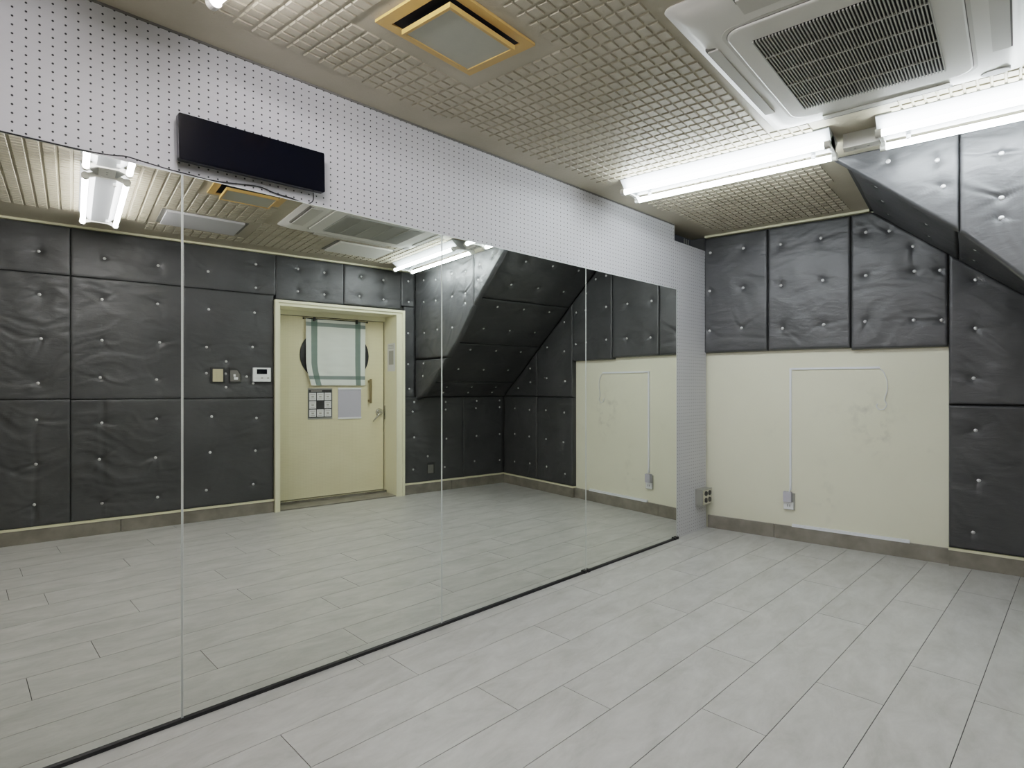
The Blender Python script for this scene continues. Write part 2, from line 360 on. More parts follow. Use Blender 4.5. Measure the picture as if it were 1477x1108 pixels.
# ------------------------------------------------------------------ padded vinyl panels
def samples(a, b, step):
    L = b - a; e = [0, .0015, .004, .009]
    e = [x for x in e if x < L / 2]
    inner0, inner1 = e[-1], L - e[-1]
    n = max(1, int((inner1 - inner0) / step))
    s = e[:-1] + [inner0 + (inner1 - inner0) * k / n for k in range(n + 1)] + [L - x for x in reversed(e[:-1])]
    return [a + x for x in s]
def pad(label, O, S, T, NRM, s0, s1, bot, top, btns, thick, rough=1.0, step=.0135, group=None, edge=.008, btn_r=.0125, seam=0, buttons_shift=0):
    """O origin, S/T in-plane axes, NRM outward; bot/top may be functions of s."""
    O, S, T, NRM = Vector(O), Vector(S), Vector(T), Vector(NRM)
    fb = bot if callable(bot) else (lambda s, b=bot: b - .0022)
    ft = top if callable(top) else (lambda s, t=top: t + (.0022 if t < 2.5 else 0))
    seed = random.uniform(0, 50)
    s0 -= .0022; s1 += .0022
    prm = []
    for _ in btns:
        rays = []
        for q_ in range(random.choice((2, 3, 3, 4))):
            a = random.choice((0, math.pi, math.pi, 0, -math.pi / 2)) + random.gauss(0, .38)
            rays.append((math.cos(a), math.sin(a), random.uniform(.035, .11), random.uniform(.4, 1.3), random.uniform(-7, 7), random.choice((-1, 1))))
        prm.append(rays)
    vall = [(random.choice(btns)[0] + random.uniform(-.01, .02), random.uniform(.5, 1)) for _ in range(2)] if rough > 1.75 and btns else []
    def hgt(s, t):
        e = min(s - s0, s1 - s, t - fb(s), (ft(s) - t) * .8)
        e = max(0, min(1, e / edge)); rim = math.sqrt(max(0, 1 - (1 - e) ** 2))
        if seam and e > 0: rim = seam + (1 - seam) * rim
        h = thick
        d = 0
        for (bs, bt), rays in zip(btns, prm):
            dx, dy = s - bs, t - bt; r = math.hypot(dx, dy)
            if r > .34: continue
            d -= .010 * math.exp(-(r / .026) ** 2) + .005 * math.exp(-(r / .09) ** 2)
            for ca, sa, ln, amp, bend, sg in rays:
                p = dx * ca + dy * sa
                if p <= 0: continue
                w = -dx * sa + dy * ca + bend * p * p * .35
                if abs(w) > .06: continue
                fade = math.exp(-p / ln) * min(1, p / .012) * amp * rough
                wd = .006 + p * .05
                d -= .0048 * fade * math.exp(-(w / wd) ** 2)
                d += .0042 * fade * math.exp(-((w - sg * 2.1 * wd) / (wd * 1.4)) ** 2)
        for vs_, va in vall:
            d -= .012 * va * math.exp(-((s - vs_ + .012 * noise.noise(Vector((t * 4, seed, 0)))) / .016) ** 2) * max(0, noise.noise(Vector((t * 2.2, seed, 5))) + .35)
        n1 = noise.noise(Vector((s * 2.3 + seed, t * 2.6, seed)))
        n2 = noise.noise(Vector((s * 4 + seed, t * 13 + n1 * 3, seed * .3)))
        n3 = noise.noise(Vector((s * 11 + n1 * 2, t * 7, seed * .7)))
        rid = (1 - abs(n2)) ** 6
        d += .005 * n1 + rough * (.0026 * n2 + .0022 * n3 + .0024 * rid)
        return rim * (h + d)
    bm = bmesh.new()
    hm = max(.05, max(ft(s0 + (s1 - s0) * k / 6) - fb(s0 + (s1 - s0) * k / 6) for k in range(7)))
    ss = samples(s0, s1, step); vv = [x / hm for x in samples(0, hm, step)]
    grid = []
    for s in ss:
        b_, t_ = fb(s), ft(s); row = []
        for v in vv:
            t = b_ + v * (t_ - b_)
            row.append(bm.verts.new(O + S * s + T * t + NRM * hgt(s, t)))
        grid.append(row)
    for i in range(len(ss) - 1):
        for j in range(len(vv) - 1):
            bm.faces.new((grid[i][j], grid[i + 1][j], grid[i + 1][j + 1], grid[i][j + 1]))
    me = bpy.data.meshes.new('wall_pad'); bm.normal_update()
    if bm.faces[len(bm.faces) // 2 if False else 0:][0].normal.dot(NRM) < 0 or sum(f.normal.dot(NRM) for f in bm.faces) < 0:
        if sum(f.normal.dot(NRM) for f in bm.faces) < 0: bmesh.ops.reverse_faces(bm, faces=bm.faces)
    bm.to_mesh(me); bm.free(); me.materials.append(M['vinyl'])
    for p in me.polygons: p.use_smooth = True
    base = O + S * ((s0 + s1) / 2) + T * fb((s0 + s1) / 2)
    root = empty('wall_pad', base); tag(root, label, 'wall pad', group)
    o = bpy.data.objects.new('cover', me); COL.objects.link(o); attach(o, root)
    bmb = bmesh.new(); dome(bmb, (0, 0, 0), NRM, btn_r, .0075)
    bme = bpy.data.meshes.new('button'); bmesh.ops.recalc_face_normals(bmb, faces=bmb.faces); bmb.to_mesh(bme); bmb.free(); bme.materials.append(M['stud'])
    for p in bme.polygons: p.use_smooth = True
    for (bs, bt) in btns:
        b = bpy.data.objects.new('button', bme); b.location = O + S * bs + T * bt + NRM * (hgt(bs, bt) + .001)
        COL.objects.link(b); attach(b, root)
    return root

Y_, Z_ = (0, 1, 0), (0, 0, 1)
# far wall
def fpad(label, y0, y1, b, t, btns, **k): return pad(label, (FX, 0, 0), Y_, Z_, (-1, 0, 0), y0, y1, b, t, btns, .058, **k)
TOPZ = 2.544
fpad('black buttoned vinyl pad high on the far wall, touching the pegboard wall', 1.277, 1.80, 1.54, TOPZ,
     [(1.75, 2.415), (1.47, 2.413), (1.755, 2.08), (1.473, 2.077), (1.755, 1.73), (1.484, 1.738)])
fpad('middle one of three black buttoned vinyl pads above the bare cream wall panel', .683, 1.271, 1.54, TOPZ,
     [(1.178, 2.4), (.886, 2.405), (1.176, 2.065), (.872, 2.073), (1.163, 1.715), (.865, 1.726)])
ftop = lambda y: min(TOPZ, soffit_z(y) + .012)
fpad('black vinyl pad above the cream panel, its upper corner cut by the sloping soffit', .095, .677, 1.525, ftop,
     [(.584, 2.40), (.436, 2.385), (.294, 2.25), (.584, 2.075), (.285, 2.07), (.138, 2.06), (.588, 1.73), (.29, 1.72), (.13, 1.71)])
fpad('upper black buttoned vinyl pad right of the cream wall panel, its top following the slope', -.519, .089, 1.122, ftop,
     [(-.055, 1.97), (-.35, 1.70), (-.055, 1.64), (-.35, 1.336), (-.045, 1.30)], rough=1.15)
fpad('small black buttoned vinyl pad wedged in the far corner directly under the sloping soffit', -1.18, -.525, 1.122, lambda y: max(1.13, ftop(y)),
     [(-.666, 1.46), (-.666, 1.291), (-.90, 1.22)])
fpad('lower black buttoned vinyl pad right of the cream wall panel, reaching the skirting', -.519, .089, .13, 1.116,
     [(-.37, .96), (-.055, .945), (-.37, .62), (-.072, .607), (-.357, .298), (-.042, .25)], rough=1.15)
fpad('lower black buttoned vinyl pad on the far wall, in the corner with the door wall', -1.18, -.525, .13, 1.116,
     [(-.97, .964), (-.673, .954), (-.966, .641), (-.683, .628), (-.971, .292), (-.673, .301)])
bm = bmesh.new(); box(bm, FX - .02, FX, .092, 1.80, 1.545, 2.545); box(bm, FX - .02, FX, 1.80, 2.5, 2.2, 2.56); box(bm, FX - .02, FX, DY, .088, .128, 2.5)
struct(finish('wall_far_lining', bm, M['backwall']))
# door wall
X_ = (1, 0, 0)
WALLY = DY - .05
def dpad(label, x0, x1, b, t, btns, **k): return pad(label, (0, WALLY, 0), X_, Z_, (0, 1, 0), x0, x1, b, t, btns, .048, seam=.8, **{'edge': .011, **k})
dpad('black vinyl pad of the top row on the door wall, leftmost in the mirror', -.25, .559, 2.151, TOPZ, [(.361, 2.323), (-.04, 2.32)])
dpad('wide black top-row vinyl pad on the door wall with two buttons in line', .565, 1.362, 2.151, TOPZ, [(.789, 2.323), (1.176, 2.313)])
dpad('black top-row vinyl pad with three buttons, beside the upper left door corner', 1.368, 2.167, 2.147, TOPZ, [(1.571, 2.308), (1.987, 2.431), (1.987, 2.201)])
dpad('wrinkled black vinyl pad at middle height, leftmost in the mirror', -.25, .559, 1.143, 2.145, [(.365, 1.977), (.375, 1.625), (.357, 1.269), (-.04, 1.97), (-.04, 1.62), (-.04, 1.27)], rough=1.9)
dpad('creased black vinyl pad with six buttons at middle height on the door wall', .565, 1.362, 1.137, 2.145, [(.771, 1.976), (1.171, 1.974), (.771, 1.632), (1.186, 1.634), (.76, 1.318), (1.163, 1.303)], rough=1.4)
dpad('black vinyl pad left of the door carrying the switches and control panel', 1.368, 2.147, 1.132, 2.141,
     [(1.576, 1.958), (1.975, 1.958), (1.558, 1.607), (1.956, 1.624), (1.724, 1.478), (1.558, 1.364), (1.72, 1.361), (1.904, 1.336), (1.722, 1.235), (1.963, 1.272)], rough=.8)
dpad('deeply wrinkled black bottom-row vinyl pad, leftmost in the mirror', -.25, .559, .133, 1.137, [(.347, .977), (.344, .624), (.334, .302), (-.04, .96), (-.04, .62), (-.04, .3)], rough=2.0)
dpad('creased black vinyl pad with six buttons in the bottom row on the door wall', .565, 1.362, .133, 1.131, [(.769, .935), (1.163, .956), (.753, .629), (1.155, .613), (.771, .259), (1.171, .262)], rough=1.9)
dpad('smooth black vinyl pad of the bottom row, directly left of the door', 1.368, 2.147, .133, 1.126, [(1.6, .962), (1.992, .934), (1.587, .629), (1.982, .618), (1.556, .281), (1.963, .294)], rough=.9)
dpad('black vinyl pad over the door, left half', 2.173, 2.858, 2.112, TOPZ, [(2.388, 2.435), (2.657, 2.43), (2.386, 2.207), (2.657, 2.20)], rough=.7)
dpad('black vinyl pad over the door, right half', 2.864, 3.53, 2.12, TOPZ, [(3.06, 2.436), (3.322, 2.428), (3.04, 2.22), (3.322, 2.21)], rough=.7)
dpad('narrow black vinyl pad at the top between the door and the stair underside', 3.536, 3.70, 2.157, TOPZ, [(3.627, 2.448), (3.635, 2.211)])
dpad('tall narrow black vinyl pad right of the door frame', 3.573, 3.70, 1.12, 2.151, [(3.627, 1.851), (3.625, 1.496), (3.64, 1.211)])
dpad('low black vinyl pad right of the door, with a small socket set into it', 3.573, 4.361, .133, 1.114,
     [(3.703, 1.06), (3.683, .949), (3.703, .653), (3.693, .281), (3.882, .421), (4.125, 1.055), (4.125, .963), (4.136, .612), (4.113, .275)], rough=1.5)
dpad('low black vinyl pad on the door wall under the sloping soffit, nearest the far corner', 4.367, 4.975, .133, 1.114,
     [(4.578, 1.06), (4.564, .969), (4.572, .623), (4.543, .309), (4.93, 1.06), (4.93, .973), (4.93, .627), (4.93, .294)])
# front of the stair underside (faces the camera)
FRX = 3.755
edge_pts = [(-1.19, 1.085), (-1.02, 1.125), (-.754, 1.318), (-.504, 1.525), (-.223, 1.765), (-.128, 1.875), (.012, 2.03), (.174, 2.17), (.375, 2.358), (.485, 2.455), (.60, 2.555)]
def fedge(y):
    for (a, za), (b, zb) in zip(edge_pts, edge_pts[1:]):
        if y <= b: return za + (zb - za) * (y - a) / (b - a)
    return edge_pts[-1][1]
pad('grey-lit triangular vinyl pad at the sharp upper end of the stair front', (FRX, 0, 0), Y_, Z_, (-1, 0, 0), .026, .595, fedge, 2.56,
    [(.33, 2.475), (.115, 2.43), (.09, 2.285)], .05, edge=.014, rough=1.1)
pad('large grey-lit vinyl pad on the front of the stair underside, beside the lamps', (FRX, 0, 0), Y_, Z_, (-1, 0, 0), -1.185, .022, lambda y: max(1.552, fedge(y)), 2.56,
    [(-.14, 2.40), (-.14, 2.18), (-.14, 2.08), (-.40, 2.42), (-.40, 2.18), (-.385, 1.855), (-.74, 2.41), (-.74, 2.18), (-.71, 1.86), (-1.0, 2.44), (-1.0, 2.195), (-1.0, 1.846)], .05, edge=.014, rough=1.5)
pad('small dark vinyl pad at the low tip of the stair front, beside the door wall', (FRX, 0, 0), Y_, Z_, (-1, 0, 0), -1.185, -.482, fedge, 1.548,
    [(-1.01, 1.50), (-1.02, 1.36)], .05, edge=.02, rough=1.2)
# soffit
SA = math.atan(SLOPE); ST = Vector((0, math.cos(SA), math.sin(SA))); SN = Vector((0, math.sin(SA), -math.cos(SA)))
SO = Vector((0, .547, 2.535)) - SN * .05
for y0, y1, rows, lab in ((.045, .535, (.43, .20), 'black buttoned vinyl pad at the top of the sloping soffit, next to the ceiling'),
                          (-.455, .04, (-.035, -.285), 'upper middle black buttoned vinyl pad on the sloping soffit'),
                          (-.955, -.46, (-.54, -.79), 'lower middle black buttoned vinyl pad on the sloping soffit'),
                          (-1.17, -.96, (-1.04, -1.12), 'narrow black buttoned vinyl pad at the foot of the sloping soffit')):
    pad(lab, SO, X_, ST, SN, 3.765, 4.975, (y0 - .547) / math.cos(SA), (y1 - .547) / math.cos(SA),
        [(x, (y - .547) / math.cos(SA)) for y in rows for x in (4.05, 4.40, 4.76)], .045, rough=.6)
# stair body behind the pads
bm = bmesh.new()
pr = [(.56, H), (-1.24, H), (-1.24, soffit_z(-1.24) + .06), (.49, soffit_z(.49) + .06)]
f0 = [bm.verts.new((FRX, y, z)) for y, z in pr]; f1 = [bm.verts.new((FX, y, z)) for y, z in pr]
bm.faces.new(f0); bm.faces.new(f1)
for k in range(4): bm.faces.new((f0[k], f0[(k + 1) % 4], f1[(k + 1) % 4], f1[k]))
struct(finish('wall_stair', bm, M['backwall']))

# ------------------------------------------------------------------ walls
bm = bmesh.new(); box(bm, FX, FX + .1, DY - .1, 2.6, 0, H + .02); struct(finish('wall_far', bm, M['cream']))
bm = bmesh.new()
OX0, OX1, OZ = 2.205, 3.465, 2.045
box(bm, XB - .1, OX0 - .021, WALLY - .1, WALLY, 0, H + .02); box(bm, OX1 + .021, FX + .1, WALLY - .1, WALLY, 0, H + .02); box(bm, OX0 - .021, OX1 + .021, WALLY - .1, WALLY, OZ + .021, H + .02)
struct(finish('wall_door', bm, M['backwall']))
bm = bmesh.new(); box(bm, XB - .1, XB, DY - .1, 2.8, 0, H + .02); struct(finish('wall_back', bm, M['plainpaint']))
bm = bmesh.new(); mbox(bm, -1.9, 5.0, -.26, -.16, 0, H + .02); struct(finish('wall_behind', bm, M['darkwall']))
# pegboard wall carrying the mirrors
bm = bmesh.new(); mbox(bm, -1.7, 4.208, -.032, -.012, 2.037, 2.5615); struct(finish('wall_pegboard', bm, M['peg']))
bm = bmesh.new(); mbox(bm, 4.211, 4.752, -.032, -.012, 0, 2.434)
struct(finish('wall_pegboard_end', bm, M['peg']))
bm = bmesh.new(); mbox(bm, -1.7, 4.222, -.032, -.006, .0, 2.036); struct(finish('wall_backing', bm, M['groove']))
bm = bmesh.new()
for u in (4.62, 4.655, 4.69): mbox(bm, u, u + .005, -.155, -.145, 2.2, 2.55)
struct(finish('trim_4', bm, M['gray']))
# dark seam between pegboard and ceiling
bm = bmesh.new(); mbox(bm, -1.7, 4.209, -.0125, -.006, 2.5555, 2.563); struct(finish('trim_1', bm, M['groove']))
# pale mouldings under the ceiling and under the pads
bm = bmesh.new(); box(bm, FX - .072, FX, .56, 1.79, 2.546, 2.5625); box(bm, XB, 3.70, WALLY, DY + .018, 2.546, 2.5625)
struct(finish('trim_2', bm, M['trim'], bevel=.002))
bm = bmesh.new(); box(bm, FX - .055, FX, DY, .092, .109, .127); box(bm, XB, OX0 - .05, WALLY, DY + .006, .111, .13); box(bm, OX1 + .10, FX - .05, WALLY, DY + .006, .111, .13)
struct(finish('trim_3', bm, M['trim'], bevel=.002))
# skirting: stone slabs
bm = bmesh.new()
for a, b in ((DY, 0.02), (.024, 1.232), (1.236, 1.78)): box(bm, FX - .022 if a > .0 else FX - .05, FX, a, b, 0, .109)
box(bm, FX - .05, FX, .018, .09, 0, .109)
struct(finish('baseboard_far', bm, M['base'], bevel=.001))
bm = bmesh.new()
for a, b in ((XB, -.3), (-.296, .9), (.904, 2.15), (3.565, 4.2), (4.204, FX)): box(bm, a, b, WALLY, DY + .0, 0, .111)
struct(finish('baseboard_door', bm, M['base'], bevel=.001))

# ------------------------------------------------------------------ floor planks
bm = bmesh.new(); lay = bm.loops.layers.float_color.new('plank')
W0, V0, L0 = .2447, .090, 1.3265
start = {-1: 1.331, 0: 1.452, 1: .852, 2: .242, 3: .501, 4: 1.266, 5: .757, 6: 1.285, 7: .412, 8: .255, 9: .9, 10: .35, 11: 1.15, 12: .6, 13: .1, 14: .9, 15: .5}
g = .0014
for k in range(-2, 16):
    v0, v1 = V0 + k * W0, V0 + (k + 1) * W0
    if v1 < -.03: continue
    v0 = max(v0, -.16)
    s = start.get(k, .4) - 2 * L0 - .01
    u = s
    while u < 5.6:
        a, b = u + g, u + L0 - g; c = (random.random(), random.random(), random.random(), 1)
        P = [mw(a, v0 + g, 0), mw(b, v0 + g, 0), mw(b, v1 - g, 0), mw(a, v1 - g, 0)]
        P2 = [mw(a, v0 + g, -.004), mw(b, v0 + g, -.004), mw(b, v1 - g, -.004), mw(a, v1 - g, -.004)]
        vs = [bm.verts.new(p) for p in P]; v2 = [bm.verts.new(p) for p in P2]
        fs = [bm.faces.new(vs)] + [bm.faces.new((vs[i], vs[(i + 1) % 4], v2[(i + 1) % 4], v2[i])) for i in range(4)]
        for f in fs:
            for l in f.loops: l[lay] = c
        u += L0
n0 = len(bm.verts)
vs = [bm.verts.new(p) for p in ((-2.2, -2.6, -.0038), (5.8, -2.6, -.0038), (5.8, 3.4, -.0038), (-2.2, 3.4, -.0038))]
f = bm.faces.new(vs); f.material_index = 1
struct(finish('floor', bm, [M['floor'], simple('dark_joint_base', (.05, .048, .045), .8)]))  # second material: dark substrate showing in the plank joints

# ------------------------------------------------------------------ ceiling with moulded blocks
CUT = [(1.885 - .09, 3.125 + .0, -.19, .83), (1.24, 1.83, 1.24, 1.70), (1.24, 1.83, .33, .78), (3.26, 3.50, -1.2, 1.9), (3.1, 3.62, .28, .60), (.61, .87, -.72, 2.0), (1.05, 1.78, -.72, -.18), (2.42, 3.09, -.80, -.28)]
bm = bmesh.new()
vs = [bm.verts.new(p) for p in ((XB - .1, DY - .1, H), (FX + .1, DY - .1, H), (FX + .1, 2.9, H), (XB - .1, 2.9, H))]
bm.faces.new(vs)
PX, PY = .0676, .0466
ix = 0
x = 1.656 - 43 * PX
while x < 4.86:
    j0 = -30
    for j in range(-30, 50):
        y = .02 + j * PY + SH * .9 * (x - 2.0)
        mir_y = (D - (x) * SP) / CP
        if y + PY > mir_y - .115 - .06 * max(0, (2.2 - x)) / 1.5: continue
        lowlim = -.98 if x > 1.0 else -.74
        if y < lowlim: continue
        if x > 3.60 and y < .66: continue
        yc = y - SH * (x - 2.5) if 1.7 < x < 3.2 else y
        if any(a < x + PX / 2 < b and c < (y + PY / 2) - (SH * (x - (a + b) / 2)) < d for a, b, c, d in CUT): continue
        x0, x1, y0, y1 = x + .003, x + PX - .009, y + .002, y + PY - .0055
        hz = .006 + random.uniform(-.0007, .0007); bz = .0035
        sh = lambda xx, yy: (xx, yy + SH * .9 * (xx - x))
        A = [sh(x0, y0), sh(x1, y0), sh(x1, y1), sh(x0, y1)]
        B = [sh(x0 + bz, y0 + bz * .7), sh(x1 - bz, y0 + bz * .7), sh(x1 - bz, y1 - bz * .7), sh(x0 + bz, y1 - bz * .7)]
        a_ = [bm.verts.new((p[0], p[1], H)) for p in A]; b_ = [bm.verts.new((p[0], p[1], H - hz)) for p in B]
        bm.faces.new(b_)
        for i in range(4): bm.faces.new((a_[i], a_[(i + 1) % 4], b_[(i + 1) % 4], b_[i]))
    x += PX
struct(finish('ceiling', bm, M['ceil']))

# ------------------------------------------------------------------ mirrors
def mirror_panel(u0, u1, label):
    root = empty('wall_mirror', mw((u0 + u1) / 2, 0, .014)); tag(root, label, 'mirror')
    bm = bmesh.new()
    v = [bm.verts.new(mw(u, 0, z)) for u, z in ((u0, .014), (u1, .014), (u1, 2.036), (u0, 2.036))]; bm.faces.new(v)
    finish('mirror_face', bm, M['mirror'], root)
    bm = bmesh.new()
    e = .0022
    mbox(bm, u0 - .0004, u0 + e, -.0055, .0006, .014, 2.036); mbox(bm, u1 - e, u1 + .0004, -.0055, .0006, .014, 2.036)
    mbox(bm, u0, u1, -.0055, .0003, 2.0345, 2.037)
    finish('glass_edge', bm, M['edge'], root)
mirror_panel(-.60, .6135, 'nearest mirror pane at the left edge, reflecting a ceiling lamp and wrinkled pads')
mirror_panel(.6165, 1.8215, 'second mirror pane, below the black monitor, reflecting the cream door')
mirror_panel(1.8245, 3.0285, 'third mirror pane, reflecting the dark sloping soffit and far corner')
mirror_panel(3.0315, 4.2205, 'farthest mirror pane, beside the white pegboard strip, reflecting the cream wall panel')
bm = bmesh.new(); mbox(bm, -.60, 4.224, -.006, .010, .0005, .0135)
ch = finish('mirror_channel', bm, M['blackmat'], bevel=.001); tag(ch, 'long thin black channel holding the bottom edge of the mirrors on the floor', 'rail')
for u, lab in ((3.03, 'small black floor clip under the joint of the third and farthest mirror panes'), (4.20, 'small black floor clip at the far end of the mirror row')):
    bm = bmesh.new(); mbox(bm, u - .03, u - .006, .0, .016, .001, .02); mbox(bm, u + .006, u + .03, .0, .016, .001, .02)
    tag(finish('mirror_clip', bm, M['blackmat'], bevel=.002), lab, 'clip', 'mirror clips')

# ------------------------------------------------------------------ monitor + cable
root = empty('bar_monitor', mw(.875, 0.03, 2.08)); tag(root, 'wide black bar-shaped monitor mounted on the white pegboard above the mirrors', 'monitor')
def rotbox(bm, u0, u1, v0, v1, z0, z1, roll, r=0):
    cu, cz = (u0 + u1) / 2, (z0 + z1) / 2
    def q(u, v, z):
        du, dz = u - cu, z - cz
        return mw(cu + du * math.cos(roll) - dz * math.sin(roll), v, cz + du * math.sin(roll) + dz * math.cos(roll))
    if r:
        o = rrect(u0, u1, z0, z1, r, 5)
        loft(bm, [[q(u, v0, z) for u, z in o], [q(u, v1, z) for u, z in o]])
    else: hexa(bm, [q(u0, v0, z0), q(u1, v0, z0), q(u1, v1, z0), q(u0, v1, z0), q(u0, v0, z1), q(u1, v0, z1), q(u1, v1, z1), q(u0, v1, z1)])
ROLL = .018
bm = bmesh.new(); rotbox(bm, .593, 1.157, .012, .040, 2.082, 2.252, ROLL, .008); finish('housing', bm, M['black'], root)
bm = bmesh.new(); rotbox(bm, .597, 1.153, .0402, .0418, 2.086, 2.248, ROLL, .006); finish('screen', bm, M['black'], root)
bm = bmesh.new(); rotbox(bm, .80, .95, -.012, .012, 2.12, 2.21, ROLL); finish('bracket', bm, M['blackmat'], root)
bm = bmesh.new()
cp = [(1.115, .02, 2.081), (1.12, .004, 2.05), (1.09, -.006, 2.035), (1.03, -.007, 2.045), (.96, -.007, 2.05), (.90, -.007, 2.061), (.83, -.007, 2.054), (.76, -.007, 2.045), (.70, -.007, 2.041), (.64, .003, 2.040), (.57, .003, 2.042), (.50, .003, 2.047), (.44, .003, 2.052), (.40, .003, 2.045), (.33, .003, 2.039), (.20, .003, 2.038), (0, .003, 2.038), (-.5, .003, 2.038)]
tube(bm, [mw(*p) for p in spline(cp, 5)], .0024, 8)
tag(finish('monitor_cable', bm, M['blackmat'], smooth=True), 'thin black cable drooping from the monitor and running along the top of the mirrors', 'cable')

# ------------------------------------------------------------------ fluorescent lamps
def lamp(xc, y0, y1, lampmat, label, joiner=None, dx=.101):
    root = empty('fluorescent_lamp', (xc, (y0 + y1) / 2, H)); tag(root, label, 'ceiling lamp', 'twin-tube ceiling lamps')
    bm = bmesh.new()
    prof = [(-.125, H - .001), (-.125, H - .010), (-.052, H - .070), (.052, H - .070), (.125, H - .010), (.125, H - .001)]
    loft(bm, [[(xc + a, y, z) for a, z in prof] for y in (y0 - .012, y1 + .012)])
    finish('housing', bm, M['enamel'], root)
    tz = 2.478
    for s in (-1, 1):
        bm = bmesh.new(); tube(bm, [(xc + s * dx, y0 + .012, tz), (xc + s * dx, y1 - .012, tz)], .0155, 20)
        finish('tube', bm, lampmat, root, smooth=False)
        for ye, d in ((y0, 1), (y1, -1)):
            bm = bmesh.new(); disc(bm, (xc + s * dx, ye - d * .014, tz), (0, d, 0), .0205, .026, 20)
            finish('socket', bm, M['vane'], root, bevel=.002)
    for ye in (y0, y1):
        bm = bmesh.new(); o = [(-dx - .004, tz - .013), (-dx, tz + .016), (-.06, tz + .03), (-.03, H - .008), (.03, H - .008), (.06, tz + .03), (dx, tz + .016), (dx + .004, tz - .013), (.05, H - .078), (-.05, H - .078)]
        loft(bm, [[(xc + a, y, z) for a, z in o] for y in (ye - .012, ye + .006)])
        finish('end_bracket', bm, M['acwhite'], root)
    for s, yy in ((1, y1 - .11), (1, y0 + .09)):
        bm = bmesh.new(); disc(bm, (xc + .045 * s, yy, H - .088), (0, 0, 1), .010, .02, 16); finish('starter', bm, M['white'], root)
    if joiner:
        bm = bmesh.new(); box(bm, xc + joiner[2], xc + joiner[3], joiner[0], joiner[1], H - .075, H - .001); jb = finish('end_box', bm, M['acwhite'], root, bevel=.004)
        bm = bmesh.new()
        for yy in (joiner[0] + .05, joiner[1] - .05): disc(bm, (xc + (joiner[2] + joiner[3]) / 2, yy, H - .0765), (0, 0, 1), .006, .003, 12)
        finish('screw', bm, M['gray'], root)
lamp(3.378, .552, 1.70, M['lamp_cool'], 'lit twin-tube ceiling lamp running from the air conditioner corner to the pegboard wall')
lamp(3.386, -.845, .33, M['lamp_cool'], 'lit twin-tube ceiling lamp above the grey padded stair front, at the right', joiner=(.34, .50, .02, .085))
lamp(.735, -.635, .545, M['lamp_warm'], 'lit twin-tube ceiling lamp seen whole in the nearest mirror pane', joiner=(.56, .70, -.04, .04))
lamp(.735, .725, 1.885, M['lamp_warm'], 'lit twin-tube ceiling lamp, cut off by the pegboard edge in the nearest mirror pane')

# ------------------------------------------------------------------ air conditioner
AX0, AX1, AY0, AY1 = 1.885, 3.125, -.155, .797
q = lambda x, y, z: (x, y + SH * (x - 2.5), z)
root = empty('air_conditioner', (2.5, .32, H)); tag(root, 'large white four-way air conditioner cassette with a slatted grille in the ceiling', 'air conditioner')
bm = bmesh.new()
def rr(ins, r, z): return [q(x, y, z) for x, y in rrect(AX0 + ins, AX1 - ins, AY0 + ins, AY1 - ins, r, 8)]
loft(bm, [rr(.002, .03, H), rr(0, .03, 2.557), rr(.004, .03, 2.552), rr(.018, .035, 2.549), rr(.026, .045, 2.541), rr(.05, .06, 2.530), rr(.085, .07, 2.524)])
ob = finish('housing', bm, M['acwhite'], root, smooth=True)
md = ob.modifiers.new('es', 'EDGE_SPLIT'); md.split_angle = math.radians(50)
# slots and vanes
def slot(x0, x1, y0, y1, z, along):
    bm = bmesh.new(); sbox(bm, x0 - .006, x1 + .006, y0 - .006, y1 + .006, z - .0015, z + .012); finish('slot_shade', bm, M['groove'], root)  # housing is uncut; dark box paints the shade inside the slot
    bm = bmesh.new()
    if along == 'x': m = .25 * (y1 - y0); pts = [(x0, x1, y0 + (m if y0 > .3 else 0), y1 - (0 if y0 > .3 else m))]
    else: m = .2 * (x1 - x0); pts = [(x0 + .006, x1 - .014, y0, y1)]
    a = pts[0]; sbox(bm, a[0] + .004, a[1] - .004, a[2], a[3], z - .008, z - .0014)
    finish('vane', bm, M['vane'], root, bevel=.002)
slot(2.17, 2.84, .700, .752, 2.527, 'x')
slot(2.17, 2.84, -.115, -.045, 2.527, 'x')
slot(1.925, 2.04, .08, .565, 2.527, 'y')
slot(3.005, 3.072, .08, .555, 2.527, 'y')
bm = bmesh.new()
PN = lambda ins, z: [q(x, y, z) for x, y in rrect(2.082 + ins, 2.965 - ins, -.005 + ins, .667 - ins, .06, 8)]
loft(bm, [PN(-.012, 2.5245), PN(-.012, 2.5225), PN(0, 2.5220)]); finish('panel_step', bm, M['vane'], root)
bm = bmesh.new(); loft(bm, [PN(.0, 2.524), PN(0, 2.5212)]); finish('panel_gap', bm, M['groove'], root)
bm = bmesh.new(); loft(bm, [PN(.003, 2.523), PN(.003, 2.516), PN(.008, 2.514)]); finish('inlet_panel', bm, M['acwhite'], root)
GX0, GX1, GY0, GY1 = 2.185, 2.862, .083, .592
bm = bmesh.new(); sbox(bm, GX0, GX1, GY0, GY1, 2.5128, 2.516); finish('grille_opening', bm, M['dark'], root)
ns = 46
bm = bmesh.new()
for k in range(ns + 1):
    yy = GY0 + (GY1 - GY0) * k / ns
    sbox(bm, GX0, GX1, yy - .0022, yy + .0022, 2.506, 2.5127)
for k in range(1, 5):
    xx = GX0 + (GX1 - GX0) * k / 5; sbox(bm, xx - .002, xx + .002, GY0, GY1, 2.505, 2.5125)
finish('grille', bm, M['grid'], root)
bm = bmesh.new()
o = [(3.035 + .028 * math.cos(a), -.098 + .048 * math.sin(a)) for a in [k * 2 * math.pi / 28 for k in range(28)]]
loft(bm, [[q(x, y + .03, 2.545) for x, y in o], [q(3.035 + (x - 3.035) * .9, y * .98 + .03, 2.522) for x, y in o]])
